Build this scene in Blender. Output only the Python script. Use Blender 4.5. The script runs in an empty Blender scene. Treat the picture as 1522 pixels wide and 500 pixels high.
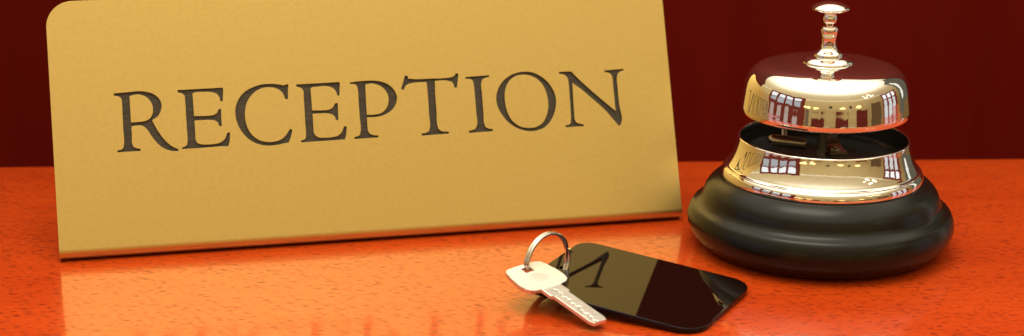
import bpy, bmesh, math, random
from mathutils import Vector, Matrix
random.seed(4)
R = math.radians
scene = bpy.context.scene
COL = scene.collection

# ------------------------------------------------------------------ helpers
def link(o, parent=None):
    COL.objects.link(o)
    if parent is not None:
        o.parent = parent
    return o

def shade(me, ang=35, flat=False):
    for p in me.polygons:
        p.use_smooth = True
    me.set_sharp_from_angle(angle=R(ang))
    if flat:                                    # planar faces keep their own normal
        for p in me.polygons:
            p.use_smooth = abs(p.normal.z) < .9995

def obj(name, bm, mat, parent=None, ang=35, matrix=None, flat=False):
    me = bpy.data.meshes.new(name)
    bmesh.ops.remove_doubles(bm, verts=bm.verts, dist=1e-7)
    bmesh.ops.recalc_face_normals(bm, faces=bm.faces)
    bm.to_mesh(me); bm.free()
    shade(me, ang, flat)
    me.materials.append(mat)
    o = bpy.data.objects.new(name, me)
    link(o, parent)
    if matrix is not None:
        o.matrix_local = matrix
    return o

def thing(name, label, cat, matrix, group=None):
    o = bpy.data.objects.new(name, None)
    o.empty_display_size = .01
    link(o)
    o.matrix_world = matrix
    tag(o, label, cat, group)
    return o

def tag(o, label, cat, group=None):
    o['label'] = label; o['category'] = cat
    if group: o['group'] = group

def curve_pts(pts, n=6, corner=38, closed=True):
    """Catmull-Rom through pts; points that turn by more than `corner` degrees stay sharp."""
    P = [Vector(p) for p in pts]; N = len(P); out = []
    def sharp(i):
        if not closed and i in (0, N - 1): return True
        a = P[i] - P[i - 1]; b = P[(i + 1) % N] - P[i]
        if a.length < 1e-9 or b.length < 1e-9: return True
        return math.degrees(a.angle(b)) > corner
    def tan(i):
        a = P[i] - P[i - 1]; b = P[(i + 1) % N] - P[i]
        la, lb = a.length, b.length
        return (a / la * lb + b / lb * la) / (la + lb)
    for i in range(N if closed else N - 1):
        p, q = P[i], P[(i + 1) % N]; L = (q - p).length
        if L < 1e-9: continue
        d = (q - p) / L
        t0 = d if sharp(i) else tan(i)
        t1 = d if sharp((i + 1) % N) else tan((i + 1) % N)
        steps = 1 if (sharp(i) and sharp((i + 1) % N)) else n
        for k in range(steps):
            t = k / steps
            h00 = 2*t**3 - 3*t**2 + 1; h10 = t**3 - 2*t**2 + t; h01 = -2*t**3 + 3*t**2; h11 = t**3 - t**2
            out.append(p*h00 + t0*(L*h10) + q*h01 + t1*(L*h11))
    if not closed: out.append(P[-1])
    return out

def round_rect(x0, x1, y0, y1, r, n=10):
    """r: radii at (x0,y0),(x1,y0),(x1,y1),(x0,y1)"""
    out = []
    for (cx, cy, a0, rr) in ((x0, y0, 180, r[0]), (x1, y0, 270, r[1]), (x1, y1, 0, r[2]), (x0, y1, 90, r[3])):
        sx = cx + (rr if cx == x0 else -rr); sy = cy + (rr if cy == y0 else -rr)
        if rr <= 0: out.append((cx, cy)); continue
        for k in range(n + 1):
            a = R(a0 + 90 * k / n); out.append((sx + rr*math.cos(a), sy + rr*math.sin(a)))
    return out

def flat_mesh(name, contours, z0, z1, bevel=0, res=2):
    """A slab between z0 and z1 with the given outline, holes and islands (even-odd fill)."""
    cu = bpy.data.curves.new(name, 'CURVE'); cu.dimensions = '2D'; cu.fill_mode = 'BOTH'
    cu.extrude = (z1 - z0) / 2 - bevel; cu.bevel_depth = bevel; cu.bevel_resolution = res; cu.offset = -bevel
    for c in contours:
        s = cu.splines.new('POLY'); s.points.add(len(c) - 1); s.use_cyclic_u = True
        for pt, p in zip(s.points, c): pt.co = (p[0], p[1], 0, 1)
    o = bpy.data.objects.new(name, cu); COL.objects.link(o)
    dg = bpy.context.evaluated_depsgraph_get(); dg.update()
    me = bpy.data.meshes.new_from_object(o.evaluated_get(dg))
    bpy.data.objects.remove(o); bpy.data.curves.remove(cu)
    bm = bmesh.new(); bm.from_mesh(me); bpy.data.meshes.remove(me)
    for v in bm.verts: v.co.z += (z0 + z1) / 2
    return bm

def lathe(profile, segs=160, closed=False):
    bm = bmesh.new(); rings = []
    for (r, z) in profile:
        if r < 1e-6: rings.append([bm.verts.new((0, 0, z))])
        else: rings.append([bm.verts.new((r*math.cos(2*math.pi*k/segs), r*math.sin(2*math.pi*k/segs), z)) for k in range(segs)])
    pairs = list(zip(rings, rings[1:]))
    if closed: pairs.append((rings[-1], rings[0]))
    for a, b in pairs:
        for k in range(segs):
            j = (k + 1) % segs
            if len(a) == 1 and len(b) == 1: continue
            if len(a) == 1: bm.faces.new((a[0], b[k], b[j]))
            elif len(b) == 1: bm.faces.new((a[k], a[j], b[0]))
            else: bm.faces.new((a[k], a[j], b[j], b[k]))
    return bm

def tube(path, rad, segs=14, bm=None, cap=True):
    bm = bm or bmesh.new(); P = [Vector(p) for p in path]; rings = []
    up = None
    for i, p in enumerate(P):
        d = (P[min(i+1, len(P)-1)] - P[max(i-1, 0)]).normalized()
        if up is None:
            up = d.orthogonal().normalized()
        up = (up - d*up.dot(d)).normalized(); sd = d.cross(up)
        r = rad[i] if isinstance(rad, (list, tuple)) else rad
        rings.append([bm.verts.new(p + r*(math.cos(2*math.pi*k/segs)*up + math.sin(2*math.pi*k/segs)*sd)) for k in range(segs)])
    for a, b in zip(rings, rings[1:]):
        for k in range(segs):
            bm.faces.new((a[k], a[(k+1) % segs], b[(k+1) % segs], b[k]))
    if cap:
        bm.faces.new(rings[0][::-1]); bm.faces.new(rings[-1])
    return bm

def box(bm, x0, x1, y0, y1, z0, z1):
    v = [bm.verts.new(c) for c in ((x0,y0,z0),(x1,y0,z0),(x1,y1,z0),(x0,y1,z0),(x0,y0,z1),(x1,y0,z1),(x1,y1,z1),(x0,y1,z1))]
    for f in ((0,3,2,1),(4,5,6,7),(0,1,5,4),(1,2,6,5),(2,3,7,6),(3,0,4,7)): bm.faces.new([v[i] for i in f])
    return bm

# ------------------------------------------------------------------ node helpers
class NT:
    def __init__(self, nt):
        self.nt = nt; nt.nodes.clear()
    def n(self, t, **kw):
        nd = self.nt.nodes.new(t)
        for k, v in kw.items():
            if k.startswith('i_'): nd.inputs[k[2:].replace('_', ' ')].default_value = v
            else: setattr(nd, k, v)
        return nd
    def l(self, a, b): self.nt.links.new(a, b)
    def val(self, s, inp):
        if isinstance(s, (int, float)): inp.default_value = s
        else: self.l(s, inp)
    def m(self, op, a, b=0.0, c=0.0, clamp=False):
        nd = self.nt.nodes.new('ShaderNodeMath'); nd.operation = op; nd.use_clamp = clamp
        self.val(a, nd.inputs[0]); self.val(b, nd.inputs[1]); self.val(c, nd.inputs[2])
        return nd.outputs[0]
    def ss(self, x, a, b):
        nd = self.nt.nodes.new('ShaderNodeMapRange'); nd.interpolation_type = 'SMOOTHSTEP'
        self.val(x, nd.inputs['Value']); nd.inputs['From Min'].default_value = a; nd.inputs['From Max'].default_value = b
        if a > b:
            nd.inputs['From Min'].default_value = b; nd.inputs['From Max'].default_value = a
            nd.inputs['To Min'].default_value = 1; nd.inputs['To Max'].default_value = 0
        return nd.outputs[0]
    def mix(self, f, a, b, blend='MIX'):
        nd = self.nt.nodes.new('ShaderNodeMix'); nd.data_type = 'RGBA'; nd.blend_type = blend
        self.val(f, nd.inputs[0])
        for s, i in ((a, nd.inputs[6]), (b, nd.inputs[7])):
            if isinstance(s, tuple): i.default_value = (*s, 1)
            else: self.l(s, i)
        return nd.outputs[2]
    def mapping(self, src, scale=(1,1,1), rot=(0,0,0), loc=(0,0,0)):
        nd = self.n('ShaderNodeMapping'); nd.inputs['Scale'].default_value = scale; nd.inputs['Rotation'].default_value = rot; nd.inputs['Location'].default_value = loc
        self.l(src, nd.inputs['Vector']); return nd.outputs[0]
    def noise(self, vec, scale, detail=3, rough=.5):
        nd = self.n('ShaderNodeTexNoise'); nd.inputs['Scale'].default_value = scale; nd.inputs['Detail'].default_value = detail; nd.inputs['Roughness'].default_value = rough
        self.l(vec, nd.inputs['Vector']); return nd.outputs['Fac']

def material(name):
    m = bpy.data.materials.new(name); m.use_nodes = True
    t = NT(m.node_tree)
    out = t.n('ShaderNodeOutputMaterial'); b = t.n('ShaderNodeBsdfPrincipled')
    t.l(b.outputs[0], out.inputs[0])
    return m, t, b
def setp(b, **kw):
    names = dict(color='Base Color', metal='Metallic', rough='Roughness', ior='IOR', coat='Coat Weight', coat_rough='Coat Roughness', coat_ior='Coat IOR', spec='Specular IOR Level')
    for k, v in kw.items():
        b.inputs[names[k]].default_value = (*v, 1) if isinstance(v, tuple) else v
def bump(t, b, h, strength, dist, coat=False):
    nd = t.n('ShaderNodeBump'); nd.inputs['Strength'].default_value = strength; nd.inputs['Distance'].default_value = dist
    t.l(h, nd.inputs['Height']); t.l(nd.outputs[0], b.inputs['Normal'])
    if coat: t.l(nd.outputs[0], b.inputs['Coat Normal'])

LETTERS = [
    ('R', [[[29.46, 78.5], [36.61, 78.76], [41.2, 79.0], [44.98, 78.49], [48.34, 77.14], [50.86, 74.65], [51.74, 71.45], [51.11, 68.72], [49.58, 66.29], [46.8, 64.55], [47.8, 62.22], [49.84, 58.18], [52.64, 54.1], [55.53, 51.35], [58.34, 49.77], [58.29, 48.99], [56.52, 48.93], [54.26, 49.38], [51.29, 50.8], [48.4, 53.56], [46.3, 56.57], [44.59, 59.65], [43.32, 61.29], [42.29, 61.97], [39.42, 62.36], [36.9, 62.11], [36.86, 57.73], [36.83, 53.43], [37.29, 52.23], [38.39, 51.54], [40.63, 50.95], [40.42, 50.02], [29.73, 49.93], [29.63, 50.88], [31.54, 51.16], [32.58, 52.11], [32.88, 53.26], [33.04, 61.07], [33.13, 68.89], [33.16, 74.38], [33.02, 75.8], [32.3, 76.54], [29.7, 77.38]], [[36.87, 76.7], [38.8, 77.23], [41.48, 77.33], [44.46, 76.16], [46.61, 73.84], [47.57, 70.88], [47.22, 67.75], [45.86, 65.47], [43.74, 64.4], [41.05, 64.08], [36.86, 63.99], [36.85, 72.62]]]),
    ('E', [[[59.71, 78.59], [80.98, 78.7], [81.57, 78.2], [81.01, 72.03], [79.77, 72.1], [79.57, 73.85], [78.67, 75.49], [76.8, 76.53], [74.12, 76.99], [70.64, 77.08], [67.54, 76.92], [66.74, 76.49], [66.76, 74.35], [66.8, 65.5], [72.19, 65.29], [76.08, 65.55], [77.84, 66.41], [78.73, 68.18], [79.91, 68.44], [79.79, 64.17], [79.73, 59.82], [78.5, 59.96], [78.0, 61.73], [76.67, 62.75], [74.38, 63.19], [70.52, 63.24], [66.89, 63.28], [66.82, 56.19], [66.82, 53.82], [67.5, 52.37], [68.99, 51.65], [72.06, 51.32], [75.93, 51.42], [78.67, 51.97], [80.7, 53.44], [82.15, 56.44], [83.48, 56.6], [82.94, 52.12], [82.25, 49.87], [78.93, 49.98], [68.87, 49.77], [60.25, 49.71], [60.16, 50.66], [61.64, 50.97], [62.68, 51.7], [62.94, 53.26], [63.01, 60.34], [63.03, 66.65], [63.02, 73.75], [62.84, 75.74], [62.12, 76.65], [59.86, 77.39]]]),
    ('C', [[[113.29, 78.61], [112.88, 75.91], [112.56, 71.38], [111.28, 71.59], [110.57, 73.83], [109.26, 75.73], [106.83, 77.17], [103.63, 77.77], [100.37, 77.5], [97.03, 75.98], [93.96, 73.07], [92.08, 69.67], [91.24, 65.7], [91.33, 61.69], [92.22, 58.01], [94.14, 54.63], [96.84, 52.3], [100.34, 51.01], [103.92, 50.81], [107.2, 51.49], [109.84, 53.17], [111.42, 55.12], [112.47, 56.67], [113.67, 56.32], [112.7, 52.86], [111.42, 50.02], [108.87, 49.65], [105.24, 49.13], [101.28, 49.06], [97.39, 49.87], [93.59, 51.75], [90.24, 55.06], [87.7, 59.71], [86.66, 64.49], [87.02, 68.84], [88.55, 72.4], [91.65, 75.89], [95.74, 78.1], [100.13, 79.27], [105.18, 79.38], [108.4, 78.93], [111.25, 78.42], [112.36, 78.8]]]),
    ('E', [[[116.98, 78.5], [138.13, 78.63], [138.54, 78.16], [137.92, 71.84], [136.84, 72.05], [136.52, 73.61], [135.54, 75.28], [133.94, 76.32], [131.79, 76.87], [127.4, 76.8], [124.84, 76.63], [123.93, 76.09], [123.96, 72.41], [123.95, 65.21], [128.74, 65.03], [132.77, 65.33], [134.37, 66.35], [135.38, 68.14], [136.79, 68.36], [136.64, 64.39], [136.52, 59.76], [135.36, 59.9], [134.9, 61.54], [133.67, 62.78], [131.53, 63.34], [127.9, 63.53], [124.04, 63.52], [124.01, 56.99], [124.09, 54.06], [124.79, 52.7], [126.31, 51.73], [129.2, 51.43], [132.85, 51.51], [135.81, 52.08], [137.51, 53.46], [139.05, 56.46], [140.38, 56.53], [139.78, 52.45], [139.01, 49.99], [135.65, 49.96], [126.18, 49.84], [117.62, 49.74], [117.55, 50.76], [119.01, 50.97], [119.85, 51.66], [120.11, 53.18], [120.19, 59.4], [120.3, 65.99], [120.34, 72.6], [120.38, 75.17], [119.73, 76.3], [117.13, 77.46]]]),
    ('P', [[[143.49, 78.2], [149.78, 78.61], [155.01, 78.52], [158.99, 77.83], [162.5, 76.2], [165.12, 73.47], [166.37, 69.76], [165.83, 66.96], [163.98, 63.98], [160.56, 61.57], [156.45, 60.42], [150.65, 60.33], [150.62, 55.66], [150.71, 53.65], [151.4, 52.24], [152.95, 51.51], [155.73, 51.04], [155.5, 50.08], [143.78, 49.94], [143.7, 50.91], [145.48, 51.29], [146.57, 51.87], [146.99, 53.21], [147.15, 60.68], [147.19, 68.73], [147.12, 75.19], [146.81, 76.42], [146.05, 77.02], [143.59, 77.31]], [[151.1, 76.85], [154.5, 77.09], [157.65, 76.12], [160.32, 74.12], [161.87, 71.21], [162.1, 67.96], [160.97, 64.78], [158.62, 62.49], [154.92, 61.55], [150.67, 61.62], [150.85, 69.35]]]),
    ('T', [[[171.24, 80.32], [172.62, 79.94], [172.67, 78.61], [177.15, 78.15], [184.18, 78.12], [192.02, 78.05], [195.21, 78.52], [196.46, 79.4], [196.99, 80.16], [198.22, 79.78], [197.55, 76.37], [196.88, 72.95], [195.54, 72.94], [195.43, 74.51], [194.6, 75.89], [192.3, 76.63], [189.57, 76.92], [186.03, 76.78], [185.7, 70.7], [185.64, 62.13], [185.56, 54.36], [185.91, 52.78], [187.14, 51.63], [191.08, 50.94], [190.85, 50.02], [177.4, 49.76], [177.17, 50.78], [179.68, 51.11], [181.07, 51.81], [181.55, 53.02], [181.8, 60.0], [181.95, 67.78], [181.9, 74.02], [181.79, 76.52], [178.58, 76.52], [174.27, 76.27], [171.89, 75.61], [170.79, 74.58], [169.96, 72.91], [168.79, 73.74], [170.05, 76.95]]]),
    ('I', [[[201.55, 78.04], [213.54, 78.36], [213.92, 77.44], [211.53, 77.03], [210.19, 76.42], [209.55, 75.02], [209.38, 69.4], [209.33, 59.65], [209.35, 53.67], [209.84, 52.29], [211.29, 51.47], [213.52, 51.05], [213.29, 50.01], [201.34, 49.78], [201.12, 50.83], [203.34, 51.23], [204.67, 51.83], [205.37, 52.99], [205.71, 59.85], [205.72, 68.08], [205.61, 74.09], [205.45, 75.75], [204.47, 76.7], [201.7, 77.06]]]),
    ('O', [[[231.16, 79.24], [235.72, 78.79], [240.14, 76.68], [244.04, 72.93], [246.48, 68.26], [247.12, 63.31], [246.08, 58.46], [243.5, 53.69], [239.76, 50.35], [235.43, 49.01], [231.23, 49.09], [226.77, 50.47], [222.45, 53.33], [219.01, 57.64], [216.9, 62.25], [216.52, 66.78], [217.88, 71.22], [220.88, 75.21], [225.32, 78.01]], [[230.65, 77.75], [226.36, 76.83], [223.06, 73.97], [221.16, 69.55], [220.83, 64.68], [221.47, 59.76], [223.71, 54.76], [227.26, 51.79], [231.74, 50.64], [235.59, 50.88], [239.2, 52.79], [241.59, 56.43], [242.94, 61.26], [242.71, 66.57], [241.23, 71.56], [238.47, 75.1], [234.81, 77.17]]]),
    ('N', [[[249.79, 78.31], [256.36, 78.22], [258.32, 75.85], [263.98, 69.86], [270.41, 63.6], [277.74, 56.76], [277.71, 62.32], [277.63, 69.94], [277.51, 74.53], [277.01, 75.93], [275.9, 76.59], [273.76, 77.08], [273.76, 77.92], [283.8, 78.2], [283.81, 77.43], [281.79, 76.77], [280.69, 75.9], [280.19, 74.78], [279.9, 69.07], [279.9, 60.68], [279.93, 50.02], [279.38, 49.22], [278.61, 49.34], [277.08, 51.32], [272.91, 56.86], [265.79, 64.07], [260.79, 68.88], [256.45, 72.37], [256.18, 64.95], [256.04, 57.38], [256.13, 53.21], [256.8, 52.04], [258.43, 51.35], [260.55, 50.78], [260.32, 49.96], [250.97, 49.94], [250.82, 50.86], [252.62, 51.13], [253.69, 51.83], [253.97, 53.33], [254.32, 59.74], [254.45, 67.31], [254.38, 73.38], [254.01, 75.3], [252.95, 76.49], [249.94, 77.4]]])]

HBV = (0.00761, 0.76376, 0.01530)
TIPV = (0.03748, 0.73065, 0.00470)
WORLD = 1.1
LAMP = 7.0
DOWN = 15.0
# ------------------------------------------------------------------ materials
def coords(t):
    return t.n('ShaderNodeTexCoord').outputs['Object']

# red stained, lacquered beech
M_WOOD, t, b = material('lacquered_beech')
co = coords(t)
broad = t.noise(t.mapping(co, (5, 22, 5), (0, 0, R(2))), 1.0, 4, .55)
fine = t.noise(t.mapping(co, (60, 420, 60), (0, 0, R(2))), 1.0, 3, .6)
mott = t.noise(t.mapping(co, (38, 90, 38)), 1.0, 3, .5)
def flecks(sx, sy, keep, r0, rot, loc):
    warp = t.n('ShaderNodeVectorMath', operation='ADD')
    t.l(t.mapping(co, (sx, sy, 1), (0, 0, R(rot)), loc), warp.inputs[0])
    nz = t.n('ShaderNodeTexNoise'); nz.inputs['Scale'].default_value = 90; t.l(co, nz.inputs['Vector'])
    sub = t.n('ShaderNodeVectorMath', operation='SCALE'); sub.inputs['Scale'].default_value = .55; t.l(nz.outputs['Color'], sub.inputs[0])
    t.l(sub.outputs[0], warp.inputs[1])
    v = t.n('ShaderNodeTexVoronoi'); v.voronoi_dimensions = '2D'; v.inputs['Scale'].default_value = 1.0; v.inputs['Randomness'].default_value = 1.0
    t.l(warp.outputs[0], v.inputs['Vector'])
    sep = t.n('ShaderNodeSeparateColor'); t.l(v.outputs['Color'], sep.inputs[0])
    on = t.m('LESS_THAN', sep.outputs[0], keep)
    size = t.m('MULTIPLY_ADD', sep.outputs[1], r0*.7, r0*.45)
    inside = t.m('DIVIDE', v.outputs['Distance'], size)
    return t.m('MULTIPLY', t.m('MULTIPLY', t.ss(inside, 1.0, .35), on), t.m('MULTIPLY_ADD', sep.outputs[2], .6, .4))
f1 = flecks(165, 470, .60, .42, -14, (0, 0, 0))
f2 = flecks(240, 700, .55, .40, -9, (3.3, 7.7, 0))
fl = t.m('MAXIMUM', f1, t.m('MULTIPLY', f2, .7))
c = t.mix(t.ss(broad, .3, .7), (.60, .057, .0045), (.69, .075, .0060))
c = t.mix(t.m('MULTIPLY', t.ss(mott, .42, .75), .2), c, (.46, .034, .003))
c = t.mix(t.m('MULTIPLY', t.ss(fine, .45, .8), .35), c, (.40, .026, .0025))
c = t.mix(t.m('MULTIPLY', fl, .82), c, (.14, .009, .002))
t.l(c, b.inputs['Base Color'])
setp(b, rough=.36, ior=1.5, spec=.2, coat=1.0, coat_ior=1.42)
t.l(t.m('MULTIPLY_ADD', fl, -.6, 1.0), b.inputs['Coat Weight'])
t.l(t.m('MULTIPLY_ADD', mott, .05, .06), b.inputs['Coat Roughness'])
hgt = t.m('SUBTRACT', t.m('ADD', t.m('MULTIPLY', t.noise(t.mapping(co, (30, 70, 30)), 1.0, 2, .5), .6), t.m('MULTIPLY', fine, .5)), t.m('MULTIPLY', fl, .35))
bump(t, b, hgt, .14, .0006, coat=True)

# dark red panelling behind the counter
M_WALL, t, b = material('dark_red_panelling')
co = coords(t)
g1 = t.noise(t.mapping(co, (26, 26, 1.6)), 1.0, 4, .6)
g2 = t.noise(t.mapping(co, (220, 220, 7)), 1.0, 3, .6)
c = t.mix(t.ss(g1, .3, .7), (.110, .0030, .0007), (.130, .0038, .0009))
c = t.mix(t.m('MULTIPLY', t.ss(g2, .45, .8), .15), c, (.08, .002, .0008))
t.l(c, b.inputs['Base Color'])
setp(b, rough=.5, spec=.10)
bump(t, b, g2, .08, .0005)

# gold anodised, bead blasted sheet
M_GOLD, t, b = material('gold_anodised_sheet')
co = coords(t)
gr = t.noise(co, 1500, 2, .6); gr2 = t.noise(co, 420, 2, .6)
c = t.mix(t.m('MULTIPLY_ADD', t.ss(gr, .3, .7), .6, t.m('MULTIPLY', t.ss(gr2, .3, .7), .4)), (.615, .428, .134), (.685, .484, .157))
t.l(c, b.inputs['Base Color'])
setp(b, metal=1.0)
t.l(t.m('MULTIPLY_ADD', gr2, .10, .36), b.inputs['Roughness'])
bump(t, b, gr, .08, .0004)

# dark brushed metal in the engraving
M_ENGR, t, b = material('dark_brushed_engraving')
co = coords(t)
br = t.noise(t.mapping(co, (160, 2600, 60)), 1.0, 3, .6)
c = t.mix(t.ss(br, .3, .72), (.038, .031, .021), (.098, .081, .056))
t.l(c, b.inputs['Base Color']); setp(b, metal=.55, rough=.5)
bump(t, b, br, .25, .0003)

def metal(name, color, rough, reflection_lift=0.0, **kw):
    m, t, b = material(name)
    n = t.noise(coords(t), 260, 2, .5)
    setp(b, color=color, metal=1.0 - reflection_lift, **kw)
    t.l(t.m('MULTIPLY_ADD', n, rough*.5, rough*.75), b.inputs['Roughness'])
    return m
M_CHROME = metal('polished_nickel', (.90, .865, .79), .022, reflection_lift=.014)  # clean metal; a small diffuse share puts extra brightness into its dark reflections
M_STEEL = metal('split_ring_steel', (.72, .68, .62), .16)
M_DARKSTEEL = metal('dark_mechanism_steel', (.42, .36, .27), .30)
M_BLADE = metal('nickel_silver_blade', (.84, .865, .82), .34)

M_BOW, t, b = material('knurled_nickel_silver')
co = coords(t)
mp = t.mapping(co, (1, 1, 1), (0, 0, R(45)))
sx = t.n('ShaderNodeSeparateXYZ'); t.l(mp, sx.inputs[0])
kn = t.m('MULTIPLY', t.m('SINE', t.m('MULTIPLY', sx.outputs[0], 4700)), t.m('SINE', t.m('MULTIPLY', sx.outputs[1], 4700)))
s2 = t.n('ShaderNodeSeparateXYZ'); t.l(co, s2.inputs[0])
ex = t.m('DIVIDE', t.m('SUBTRACT', s2.outputs[0], .0066), .0036); ey = t.m('DIVIDE', s2.outputs[1], .0052)
rr = t.m('ADD', t.m('MULTIPLY', ex, ex), t.m('MULTIPLY', ey, ey))
mask = t.ss(rr, .85, 1.15)
setp(b, color=(.86, .885, .84), metal=1.0)
t.l(t.m('MULTIPLY_ADD', mask, -.16, .46), b.inputs['Roughness'])
bump(t, b, t.m('MULTIPLY', kn, mask), .55, .0004)

M_BASE, t, b = material('black_satin_wood')
co = coords(t)
n = t.noise(t.mapping(co, (40, 40, 160)), 1.0, 3, .6)
c = t.mix(n, (.0050, .0044, .0028), (.0090, .0080, .0052))
t.l(c, b.inputs['Base Color']); setp(b, spec=.28)
t.l(t.m('MULTIPLY_ADD', n, .10, .22), b.inputs['Roughness'])
bump(t, b, n, .05, .0005)

M_INNER, t, b = material('black_inner_cup')
n = t.noise(coords(t), 120, 2, .5)
t.l(t.mix(n, (.034, .032, .027), (.046, .044, .037)), b.inputs['Base Color']); setp(b, rough=.28, spec=.5)

M_FOB, t, b = material('black_gloss_acrylic')
co = coords(t)
n = t.noise(co, 900, 2, .5)
t.l(t.mix(n, (.006, .0022, .0012), (.009, .0032, .0018)), b.inputs['Base Color'])
setp(b, ior=1.30, spec=.5)
b.inputs['Specular Tint'].default_value = (.86, .97, 1.2, 1)
t.l(t.m('MULTIPLY_ADD', n, .012, .012), b.inputs['Roughness'])

# ------------------------------------------------------------------ setting
WS = .04403                                   # the wall runs at a slight angle to the camera
WALL_H = .60
wdir = Vector((math.cos(WS), math.sin(WS), 0))
Mw = Matrix.Translation((0, .99185, 0)) @ Matrix.Rotation(WS, 4, 'Z')
bm = bmesh.new(); box(bm, -1.1, 1.1, -.48, -.0015, -.034, 0)
bmesh.ops.bevel(bm, geom=[e for e in bm.edges if abs(e.verts[0].co.x - e.verts[1].co.x) > 1 and e.verts[0].co.z > -.01], offset=.004, segments=4, affect='EDGES', profile=.5)
top = obj('countertop', bm, M_WOOD, matrix=Mw); top['kind'] = 'structure'
bm = bmesh.new(); box(bm, -.80, .66, .36, .40, -.60, WALL_H)
wall = obj('wall', bm, M_WALL, matrix=Mw); wall['kind'] = 'structure'

# ------------------------------------------------------------------ reception sign
a, l = .22774, .39789
u = Vector((math.cos(a), math.sin(a), 0)); bk = Vector((-math.sin(a), math.cos(a), 0))
v = math.sin(l)*bk + Vector((0, 0, math.cos(l)))
nrm = u.cross(v)                               # faces the viewer
Ms = Matrix((( u.x, v.x, nrm.x, -.21183), (u.y, v.y, nrm.y, .81272), (u.z, v.z, nrm.z, .00171), (0, 0, 0, 1)))
sign = thing('reception_sign', 'bent gold metal desk sign engraved with the word RECEPTION', 'sign', Ms)
W, HT, TH, T0 = .30611, .12362, .0014, .0048
face = round_rect(0, W, T0, HT, (0, 0, .0125, .0125), 14)
Z0 = .00171                                     # height of the face's lower guide line above the counter
holes = []; letters = []
for ch, cs in LETTERS:
    k = W / .30796
    smooth = [[(p.x, p.y) for p in curve_pts([(x*k/1000, y*k/1000) for x, y in c], 5)] for c in cs]
    holes += smooth; letters.append((ch, smooth))
bm = flat_mesh('plate', [face] + holes, -TH, 0, .00004, 1)
# the rolled bottom edge and the foot that runs back under the sign
GAP = .0006                                    # added unseen pads lift the foot; the gap darkens the contact line
rad = (T0*math.cos(l) + Z0 - GAP) / (1 + math.sin(l))
turn = math.pi/2 + l
prof = []
for i in range(25):
    th = turn * i / 24
    prof.append((T0 - rad*math.sin(th), -rad + rad*math.cos(th), th))
def put(t_, n_): return (t_, n_)
end = prof[-1]
dirx = (-math.cos(turn), -math.sin(turn))       # direction along the foot, in (v, n)
foot = .062
outer = [(p[0], p[1]) for p in prof] + [(end[0] + dirx[0]*foot, end[1] + dirx[1]*foot)]
inner = [(T0 - (rad-TH)*math.sin(p[2]), -rad + (rad-TH)*math.cos(p[2])) for p in prof]
e2 = inner[-1]; inner.append((e2[0] + dirx[0]*foot, e2[1] + dirx[1]*foot))
ring = outer + inner[::-1]
loops = [[bm.verts.new((x, q[0], q[1])) for q in ring] for x in (0.0, W)]
K = len(ring)
for i in range(K):
    j = (i + 1) % K
    if i == K - 1: continue                     # butted against the face
    bm.faces.new((loops[0][i], loops[0][j], loops[1][j], loops[1][i]))
M2 = len(outer)
for lp in loops:
    for i in range(M2 - 1):
        bm.faces.new((lp[i], lp[i+1], lp[K-2-i], lp[K-1-i]))
plate = obj('plate', bm, M_GOLD, sign, ang=40, flat=True)
plate.data.materials.append(M_ENGR)             # the walls of the cut letters are blackened
for pl in plate.data.polygons:
    if abs(pl.normal.z) < .9 and abs(pl.normal.x) + abs(pl.normal.y) > .1 and .02 < pl.center.x < W - .015 and .04 < pl.center.y < .09:
        pl.material_index = 1
pv = Vector((0, e2[0] + dirx[0]*.0, e2[1]))
bm = bmesh.new()
zdir = (-math.sin(turn) * 0 + dirx[1], -dirx[0])
for f0, f1 in ((.006, .018), (.044, .058)):
    vs = []
    for x_ in (.012, W - .012):
        for f_ in (f0, f1):
            for d_ in (-.00015, GAP - .0001):
                vs.append(bm.verts.new((x_, end[0] + dirx[0]*f_ + math.cos(l)*(-d_), end[1] + dirx[1]*f_ + math.sin(l)*d_)))
    for q in ((0,1,3,2),(4,6,7,5),(0,4,5,1),(2,3,7,6),(0,2,6,4),(1,5,7,3)): bm.faces.new([vs[i_] for i_ in q])
obj('added_spacer', bm, M_INNER, sign)
for ch, cs in letters:
    # each letter is the dark floor of its engraved recess, a little wider than the opening
    xs = [p[0] for p in cs[0]]; cx = (min(xs)+max(xs))/2; ys = [p[1] for p in cs[0]]; cy = (min(ys)+max(ys))/2
    m = .0006
    bm = flat_mesh('engraved_letter', [round_rect(min(xs)-m, max(xs)+m, min(ys)-m, max(ys)+m, (.0005,)*4, 2)], -TH-.0004, -.0010)
    o = obj('engraved_letter', bm, M_ENGR, sign)
    o['label'] = 'dark engraved capital letter ' + ch

# ------------------------------------------------------------------ desk bell
BX, BY = .14922, .84734
bell = thing('desk_bell', 'polished chrome desk bell on a round black wooden base', 'desk bell', Matrix.Translation((BX, BY, 0)) )
def P2(pts, n=5, corner=40): return [(max(p.x, 0), p.y) for p in curve_pts(pts, n, corner, closed=False)]
base = P2([(.0, .0012), (.047, .0012), (.0505, .0004), (.0540, .0008), (.0578, .0028), (.0610, .0062), (.0631, .0098), (.0638, .0130), (.0634, .0160), (.0625, .0184), (.0617, .0197), (.0609, .0204), (.0596, .0211),
           (.0580, .0223), (.0570, .0238), (.0564, .0258), (.0554, .0285), (.0534, .0312), (.0506, .0335), (.0486, .0346), (.0470, .0350), (.0, .0350)], 6)
obj('wooden_base', lathe(base), M_BASE, bell, ang=60)
ringp = P2([(.0474, .0347), (.0478, .0352), (.0479, .0362), (.0477, .0375), (.0473, .0386), (.0468, .0393), (.0465, .0396), (.0464, .0400), (.0459, .0403), (.0455, .0405), (.0447, .0417), (.0436, .0438), (.0426, .0463), (.0418, .0490), (.0412, .0515),
            (.0409, .0532), (.0408, .0538), (.0405, .0543), (.0401, .0544), (.0398, .0541)], 5, 60)
obj('metal_collar', lathe(ringp), M_CHROME, bell, ang=50)
cup = P2([(.0398, .0541), (.0396, .0536), (.0394, .0525), (.0394, .0452), (.0388, .0440), (.0, .0435)], 4)
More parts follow.
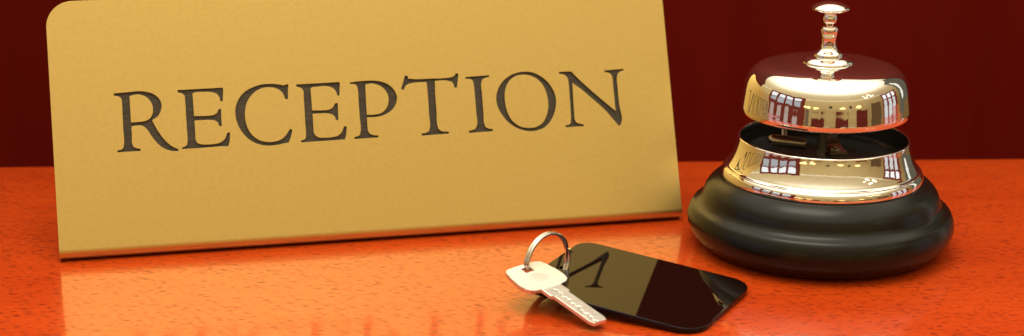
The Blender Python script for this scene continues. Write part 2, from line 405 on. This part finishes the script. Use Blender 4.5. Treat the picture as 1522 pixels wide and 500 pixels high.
obj('inner_cup', lathe(cup), M_INNER, bell, ang=50)
dome_o = P2([(.0378, .0663), (.0386, .0660), (.0393, .0664), (.0398, .0673), (.0400, .0686), (.0398, .0711), (.0393, .0750), (.0388, .0784), (.0381, .0814), (.0370, .0841), (.0353, .0864), (.0329, .0882), (.0296, .0894), (.0250, .0902), (.0195, .0907), (.0130, .0910), (.003, .0911)], 7, 80)
dome_i = [(max(r - .0014, .003), z - .0014) for r, z in dome_o[::-1] if z > .0675]
obj('dome', lathe(dome_o + dome_i + [(.0370, .0669)], 220, closed=True), M_CHROME, bell, ang=70)
wash = P2([(.0118, .0905), (.0122, .0910), (.0122, .0914), (.0119, .0919), (.0109, .0927), (.0093, .0935), (.0075, .0939), (.0, .0939)], 5, 60)
obj('washer', lathe(wash, 96), M_CHROME, bell, ang=50)
post = P2([(.0060, .0932), (.0066, .0935), (.0069, .0940), (.0069, .0949), (.0067, .0953), (.0060, .0959), (.0050, .0966), (.0042, .0975), (.0037, .0986), (.0035, .1000), (.0035, .1015), (.0037, .1033),
           (.0041, .1050), (.0042, .1061), (.0040, .1072), (.0034, .1080), (.0024, .1083), (.0, .1083)], 5, 60)
obj('post', lathe(post, 72), M_CHROME, bell, ang=50)
plung = P2([(.0, .1075), (.0019, .1076), (.0019, .1096), (.0029, .1098), (.0032, .1103), (.0032, .1131), (.0030, .1138), (.0034, .1143), (.0052, .1147), (.0074, .1154), (.0088, .1162), (.00915, .1166),
            (.0090, .1171), (.0079, .1180), (.0058, .1190), (.0032, .1197), (.0, .1199)], 5, 70)
obj('plunger_knob', lathe(plung, 72), M_CHROME, bell, ang=50)
# the striking mechanism under the dome
cap = [( -.0265 + .0022*(1-math.cos(R(q))), .0000, .0527) for q in range(0, 91, 15)]
hp = [(-.0265, .001, .0522)]; hr = [.0004]
for q in range(15, 91, 15):
    hp.append((-.0265 + .0022*(1-math.cos(R(q))), .001, .0522)); hr.append(.0029*math.sin(R(q)))
hp += [(-.0200, .000, .0519), (-.0140, -.001, .0515), (-.0092, -.002, .0511), (-.0087, -.0021, .0510)]; hr += [.0029, .0029, .0029, .0023]
hm = obj('striker', tube(hp, hr, 20), M_DARKSTEEL, bell, ang=50)
obj('striker_rod', tube([(-.0188, .0012, .053), (-.0184, .004, .060), (-.0165, .008, .0700)], .0014, 12), M_DARKSTEEL, bell)
obj('centre_rod', tube([(0, .004, .043), (0, .002, .0895)], .0022, 14), M_DARKSTEEL, bell)
bm = bmesh.new(); path = [(.0046, .024, .064), (.0052, .022, .056), (.006, .019, .049), (.0068, .0155, .0456), (.0078, .010, .0446), (.0088, .0045, .0444)]
pp = curve_pts(path, 5, 80, closed=False); prev = None
for i, p in enumerate(pp):
    d = (pp[min(i+1, len(pp)-1)] - pp[max(i-1, 0)]).normalized(); sd = Vector((1, .12, 0)).normalized(); nn = sd.cross(d).normalized()
    cur = [bm.verts.new(p + sd*sx_*.0044 + nn*sz_*.0004) for sx_, sz_ in ((-1,-1),(1,-1),(1,1),(-1,1))]
    if prev:
        for k in range(4): bm.faces.new((prev[k], prev[(k+1)%4], cur[(k+1)%4], cur[k]))
    else: bm.faces.new(cur[::-1])
    prev = cur
bm.faces.new(prev)
bk_ = obj('bracket', bm, M_DARKSTEEL, bell, ang=30)
sc = lathe(P2([(.0022, 0), (.0022, .0006), (.0018, .0011), (.0011, .0013), (.0010, .0009), (.0, .0009)], 3, 50), 32)
obj('screw', sc, M_DARKSTEEL, bk_, matrix=Matrix.Translation((.0078, .0100, .0449)))

# ------------------------------------------------------------------ key fob
d3 = Vector((.889, -.458, 0)); n3 = Vector((.458, .889, 0))
q1, q2, c0 = .066, -.050, .0025
def fz(x, y): return c0 - q1*(x - .08) - q2*(y - .728)
def fpt(cd, cn):
    p = d3*cd + n3*cn; p.z = fz(p.x, p.y); return p
DL, DR, NB, NT_ = -.3465, -.2606, .6782, .7456
o0 = fpt(DL, NB); ex_ = (fpt(DR, NB) - o0); LX = ex_.length; ex_.normalize()
ez_ = Vector((q1, q2, 1)).normalized(); ey_ = ez_.cross(ex_); LY = NT_ - NB
Mf = Matrix(((ex_.x, ey_.x, ez_.x, o0.x), (ex_.y, ey_.y, ez_.y, o0.y), (ex_.z, ey_.z, ez_.z, o0.z), (0, 0, 0, 1)))
RC, RY, RM = Vector((.0159, .7760, .0146)), .80321, .0136       # the split ring
rd = Vector((math.cos(RY), math.sin(RY), 0))
off = math.sqrt(max(RM**2 - (RC.z - .0082)**2, 0)); hp_ = RC + rd*off
hx = (hp_ - o0).dot(ex_); hy = (hp_ - o0).dot(ey_)
hole = [(hx + .0021*math.cos(2*math.pi*k/28), hy + .0021*math.sin(2*math.pi*k/28)) for k in range(28)]
bm = flat_mesh('key_fob', [round_rect(0, LX, 0, LY, (.009, .0110, .0105, .0085), 14), hole], -.0026, 0, .00035, 3)
fob = obj('key_fob', bm, M_FOB, matrix=Mf, ang=40, flat=True)
tag(fob, 'glossy black rounded key tag lying on the wooden counter', 'key tag')

# ------------------------------------------------------------------ split ring
ax_ = Vector((-rd.y, rd.x, 0))                  # ring axis
path = []
for k in range(0, 721, 5):
    th = R(14 - k); s = max(0.0, min(1.0, (k - 335) / 50)); s = s*s*(3 - 2*s)
    off_ = .00074 - .00148*s
    if k < 50: off_ += -.0 ; rr_ = RM + .0006*max(0, 1 - k/45)
    else: rr_ = RM
    path.append(RC + rr_*(math.cos(th)*rd + math.sin(th)*Vector((0, 0, 1))) - ax_*off_)
sr = obj('split_ring', tube(path, .00074, 14), M_STEEL, ang=50)
tag(sr, 'small steel split ring joining the key to the black tag', 'key ring')

# ------------------------------------------------------------------ key
HB, TIP = Vector(HBV), Vector(TIPV)
kx = (TIP - HB).normalized(); ky = Vector((0, 0, 1)).cross(kx).normalized(); kz = kx.cross(ky)
Mk = Matrix(((kx.x, ky.x, kz.x, HB.x), (kx.y, ky.y, kz.y, HB.y), (kx.z, ky.z, kz.z, HB.z), (0, 0, 0, 1)))
key = thing('key', 'silver door key with a wide knurled bow propped on the tag', 'key', Mk)
KT = .0019
half = [(-.0052, .0), (-.0051, .0050), (-.0045, .0092), (-.0036, .0104), (-.0018, .0112), (.0030, .0122), (.0074, .0128), (.0108, .0125), (.0134, .0111), (.0146, .0088), (.0149, .0074), (.0151, .0063)]
outl = half + [(.0152, .0058)] + [(x, -y) for x, y in [(.0152, .0058)] + half[::-1][:-1]]
bowc = [(p.x, p.y) for p in curve_pts(outl, 4, 45)]
khole = round_rect(-.0027, .0012, -.0024, .0024, (.0003,)*4, 3)
bm = flat_mesh('bow', [bowc, khole], -KT, 0, .00022, 2)
obj('bow', bm, M_BOW, key, ang=40, flat=True)
# the blade: a height field with the milled groove and the two rails
bm = bmesh.new(); NX, NY = 170, 40
def halfw(x):
    if x < .0212: return .0056
    if x < .0218: return .0056 - .0013*(x - .0212)/.0006
    if x < .0445: return .0043
    f = (x - .0445)/.0032; return .0043 - .0013*f
def blade_z(x, y):
    z = 0.0
    gc = -.0002 - .0016*(x - .0165)/.03 + .0006*math.sin((x - .018)*900)*(1 if .02 < x < .044 else .25) + .0005*math.sin((x)*2100)
    if x > .0165:
        w = .00034 + .00008*math.sin(x*1500)
        dd = abs(y - gc)/w
        if dd < 1.3: z -= .00012*max(0, min(1, (1.3 - dd)/.35))
        for px_ in (.0225, .0262, .0300, .0338, .0376, .0414):
            r2 = math.hypot(x - px_, (y - gc - .0006*math.sin(px_*3000)))/.0011
            if r2 < 1: z -= .00004*(1 - r2*r2)
    return z
x0, x1 = .0148, .0466; rows_t = []; rows_b = []
for i in range(NX + 1):
    x = x0 + (x1 - x0)*i/NX; hw = halfw(x)
    rt_ = []; rb_ = []
    for j in range(NY + 1):
        s = -1 + 2*j/NY; y = s*hw; e = .00018*max(0, (abs(s) - .95)/.05)
        rt_.append(bm.verts.new((x, y, blade_z(x, y) - .00008 - e)))
        rb_.append(bm.verts.new((x, y, -KT + .00010)))
    rows_t.append(rt_); rows_b.append(rb_)
for i in range(NX):
    for j in range(NY):
        bm.faces.new((rows_t[i][j], rows_t[i+1][j], rows_t[i+1][j+1], rows_t[i][j+1]))
        bm.faces.new((rows_b[i][j], rows_b[i][j+1], rows_b[i+1][j+1], rows_b[i+1][j]))
    for j in (0, NY):
        bm.faces.new((rows_t[i][j], rows_b[i][j], rows_b[i+1][j], rows_t[i+1][j]))
for i in (0, NX):
    for j in range(NY):
        bm.faces.new((rows_t[i][j], rows_t[i][j+1], rows_b[i][j+1], rows_b[i][j]))
obj('blade', bm, M_BLADE, key, ang=30)

# ------------------------------------------------------------------ light: the room around as an environment
world = bpy.data.worlds.new('World'); scene.world = world; world.use_nodes = True
t = NT(world.node_tree)
out = t.n('ShaderNodeOutputWorld'); bg = t.n('ShaderNodeBackground'); t.l(bg.outputs[0], out.inputs[0])
tc = t.n('ShaderNodeTexCoord'); sp = t.n('ShaderNodeSeparateXYZ'); t.l(tc.outputs['Generated'], sp.inputs[0])
X, Y, Z = sp.outputs
az = t.m('MULTIPLY', t.m('ARCTAN2', X, t.m('MULTIPLY', Y, -1)), 180/math.pi)   # 0 behind the camera, + to the right
el = t.m('MULTIPLY', t.m('ARCSINE', Z), 180/math.pi)
wz = t.n('ShaderNodeTexNoise'); wz.inputs['Scale'].default_value = 9; wz.inputs['Detail'].default_value = 3; t.l(tc.outputs['Generated'], wz.inputs['Vector'])
ws = t.n('ShaderNodeSeparateColor'); t.l(wz.outputs['Color'], ws.inputs[0])
az = t.m('ADD', az, t.m('MULTIPLY_ADD', ws.outputs[0], 6, -3)); el = t.m('ADD', el, t.m('MULTIPLY_ADD', ws.outputs[1], 5, -2.5))
def band(x, a0, a1, s): return t.m('MULTIPLY', t.ss(x, a0 - s, a0 + s), t.ss(x, a1 + s, a1 - s))
def rect(a0, a1, e0, e1, s=.6): return t.m('MULTIPLY', band(az, a0, a1, s), band(el, e0, e1, s))
def over(c, mask, col):
    return t.mix(mask, c, col)
def spot(a0, e0, ra, re):
    x = t.m('DIVIDE', t.m('SUBTRACT', az, a0), ra); y = t.m('DIVIDE', t.m('SUBTRACT', el, e0), re)
    return t.ss(t.m('ADD', t.m('MULTIPLY', x, x), t.m('MULTIPLY', y, y)), 1.0, .1)
nz = t.noise(tc.outputs['Generated'], 3.0, 3, .5)
side = t.ss(az, 20, 85)
walls = t.mix(t.m('ADD', t.ss(el, -14, 22), t.m('MULTIPLY_ADD', nz, .6, -.3)), t.mix(side, (.30, .185, .060), (.17, .095, .032)), t.mix(side, (.56, .40, .165), (.34, .22, .085)))
ceil = t.mix(t.ss(el, 32, 52), t.mix(t.ss(el, 20, 40), t.mix(side, (.58, .43, .21), (.42, .30, .14)), t.mix(side, (.80, .64, .38), (.60, .46, .26))), (1.70, 1.54, 1.22))
c = t.mix(t.ss(el, 19.5, 21), walls, ceil)
c = over(c, t.m('MULTIPLY', band(el, 18, 20.5, .5), t.ss(az, 95, 60)), (.80, .66, .42))            # cornice
c = over(c, t.ss(el, -12, -14), (.085, .022, .010))                                   # floor
for d0, d1 in ((-28, -10), (4, 22), (33, 49)): c = over(c, rect(d0, d1, -14, .5), (.10, .010, .006))   # doorways
for a0 in (-8, 16, 27): c = over(c, spot(a0, -8, 6, 4), (.52, .42, .28))              # light chairs
c = over(c, rect(-37, -31, -14, 2), (.14, .09, .05)); c = over(c, rect(55, 70, -13, 6), (.10, .055, .022))
# windows with dark red frames
c = over(c, rect(-95, -38, -14, 21), (.14, .020, .010))
for k in range(4):
    a0 = -91 + k*12.6
    c = over(c, rect(a0, a0 + 9.2, 11.5, 18), (.90, .95, 1.02)); c = over(c, rect(a0, a0 + 9.2, 3.5, 10.3), (.38, .40, .44))
for k in range(4):
    a0 = -90 + k*12; c = over(c, rect(a0, a0 + 6, -13, 0), (.42, .32, .29))
c = over(c, rect(74, 104, -12, 19), (.15, .018, .010))
for k in range(3):
    a0 = 76.5 + k*8.8
    c = over(c, rect(a0, a0 + 6.2, -9, 6), (.62, .64, .68)); c = over(c, rect(a0, a0 + 6.2, 8, 16), (.95, 1.0, 1.06))
c = over(c, rect(112, 140, -8, 40), (.10, .095, .07)); c = over(c, rect(117, 122, -4, 34), (.9, .88, .8))
# wall lamps, speakers, chandelier
for a0 in (-34, -22, 13, 36): c = over(c, spot(a0, 5.0, 5, 2.0), (3.6, 2.2, .75))
for a0 in (-3, 24): c = over(c, spot(a0, 6.4, 3.0, 2.2), (.04, .03, .02))
for a0, e0 in ((47, 26), (52, 23), (57, 27), (63, 24), (49, 22), (59, 22.5), (55, 29)): c = over(c, spot(a0, e0, 2.2, 1.5), (6, 5, 3.2))
# the panelled side of the room behind the counter
back = t.ss(t.m('ABSOLUTE', az), 146, 150)
c = over(c, t.m('MULTIPLY', back, t.ss(el, 30, 24)), (.09, .006, .003))
t.l(c, bg.inputs['Color']); bg.inputs['Strength'].default_value = WORLD
world.cycles.sampling_method = 'MANUAL'; world.cycles.sample_map_resolution = 1024

# soft area light from the ceiling above the counter
def area(name, loc, aim, size, power, col):
    la = bpy.data.lights.new(name, 'AREA'); la.shape = 'RECTANGLE'; la.size, la.size_y = size; la.energy = power; la.color = col
    o = bpy.data.objects.new(name, la); link(o); o.location = loc
    o.rotation_euler = (Vector(aim) - Vector(loc)).to_track_quat('-Z', 'Y').to_euler(); return o
area('ceiling_light', (-.05, .66, 1.35), (.03, .84, 0), (.8, .5), LAMP, (1, .90, .74))

la = bpy.data.lights.new('wall_downlight', 'SPOT'); la.energy = DOWN; la.spot_size = R(66); la.spot_blend = 1.0; la.shadow_soft_size = .05; la.color = (1, .88, .70)
o = bpy.data.objects.new('wall_downlight', la); link(o); o.location = (.26, .98, .95)
o.rotation_euler = (Vector((.20, 1.37, .48)) - o.location).to_track_quat('-Z', 'Y').to_euler()

# ------------------------------------------------------------------ camera
p, r = .28374, .00423
fw = Vector((0, math.cos(p), -math.sin(p))); up0 = Vector((0, math.sin(p), math.cos(p))); rt0 = Vector((1, 0, 0))
rt = math.cos(r)*rt0 + math.sin(r)*up0; up = -math.sin(r)*rt0 + math.cos(r)*up0
cd = bpy.data.cameras.new('camera'); cam = bpy.data.objects.new('camera', cd); link(cam)
cam.matrix_world = Matrix(((rt.x, up.x, -fw.x, 0), (rt.y, up.y, -fw.y, 0), (rt.z, up.z, -fw.z, .28497), (0, 0, 0, 1)))
cd.sensor_fit = 'HORIZONTAL'; cd.sensor_width = 36; cd.lens = 36*2725.137/1522
cd.clip_start = .01; cd.clip_end = 50
cd.dof.use_dof = True; cd.dof.focus_distance = .845; cd.dof.aperture_fstop = 9.0
scene.camera = cam

scene.view_settings.view_transform = 'Standard'; scene.view_settings.look = 'None'
scene.view_settings.exposure = 0; scene.view_settings.gamma = 1
scene.cycles.max_bounces = 10; scene.cycles.glossy_bounces = 8
scene.cycles.caustics_reflective = False
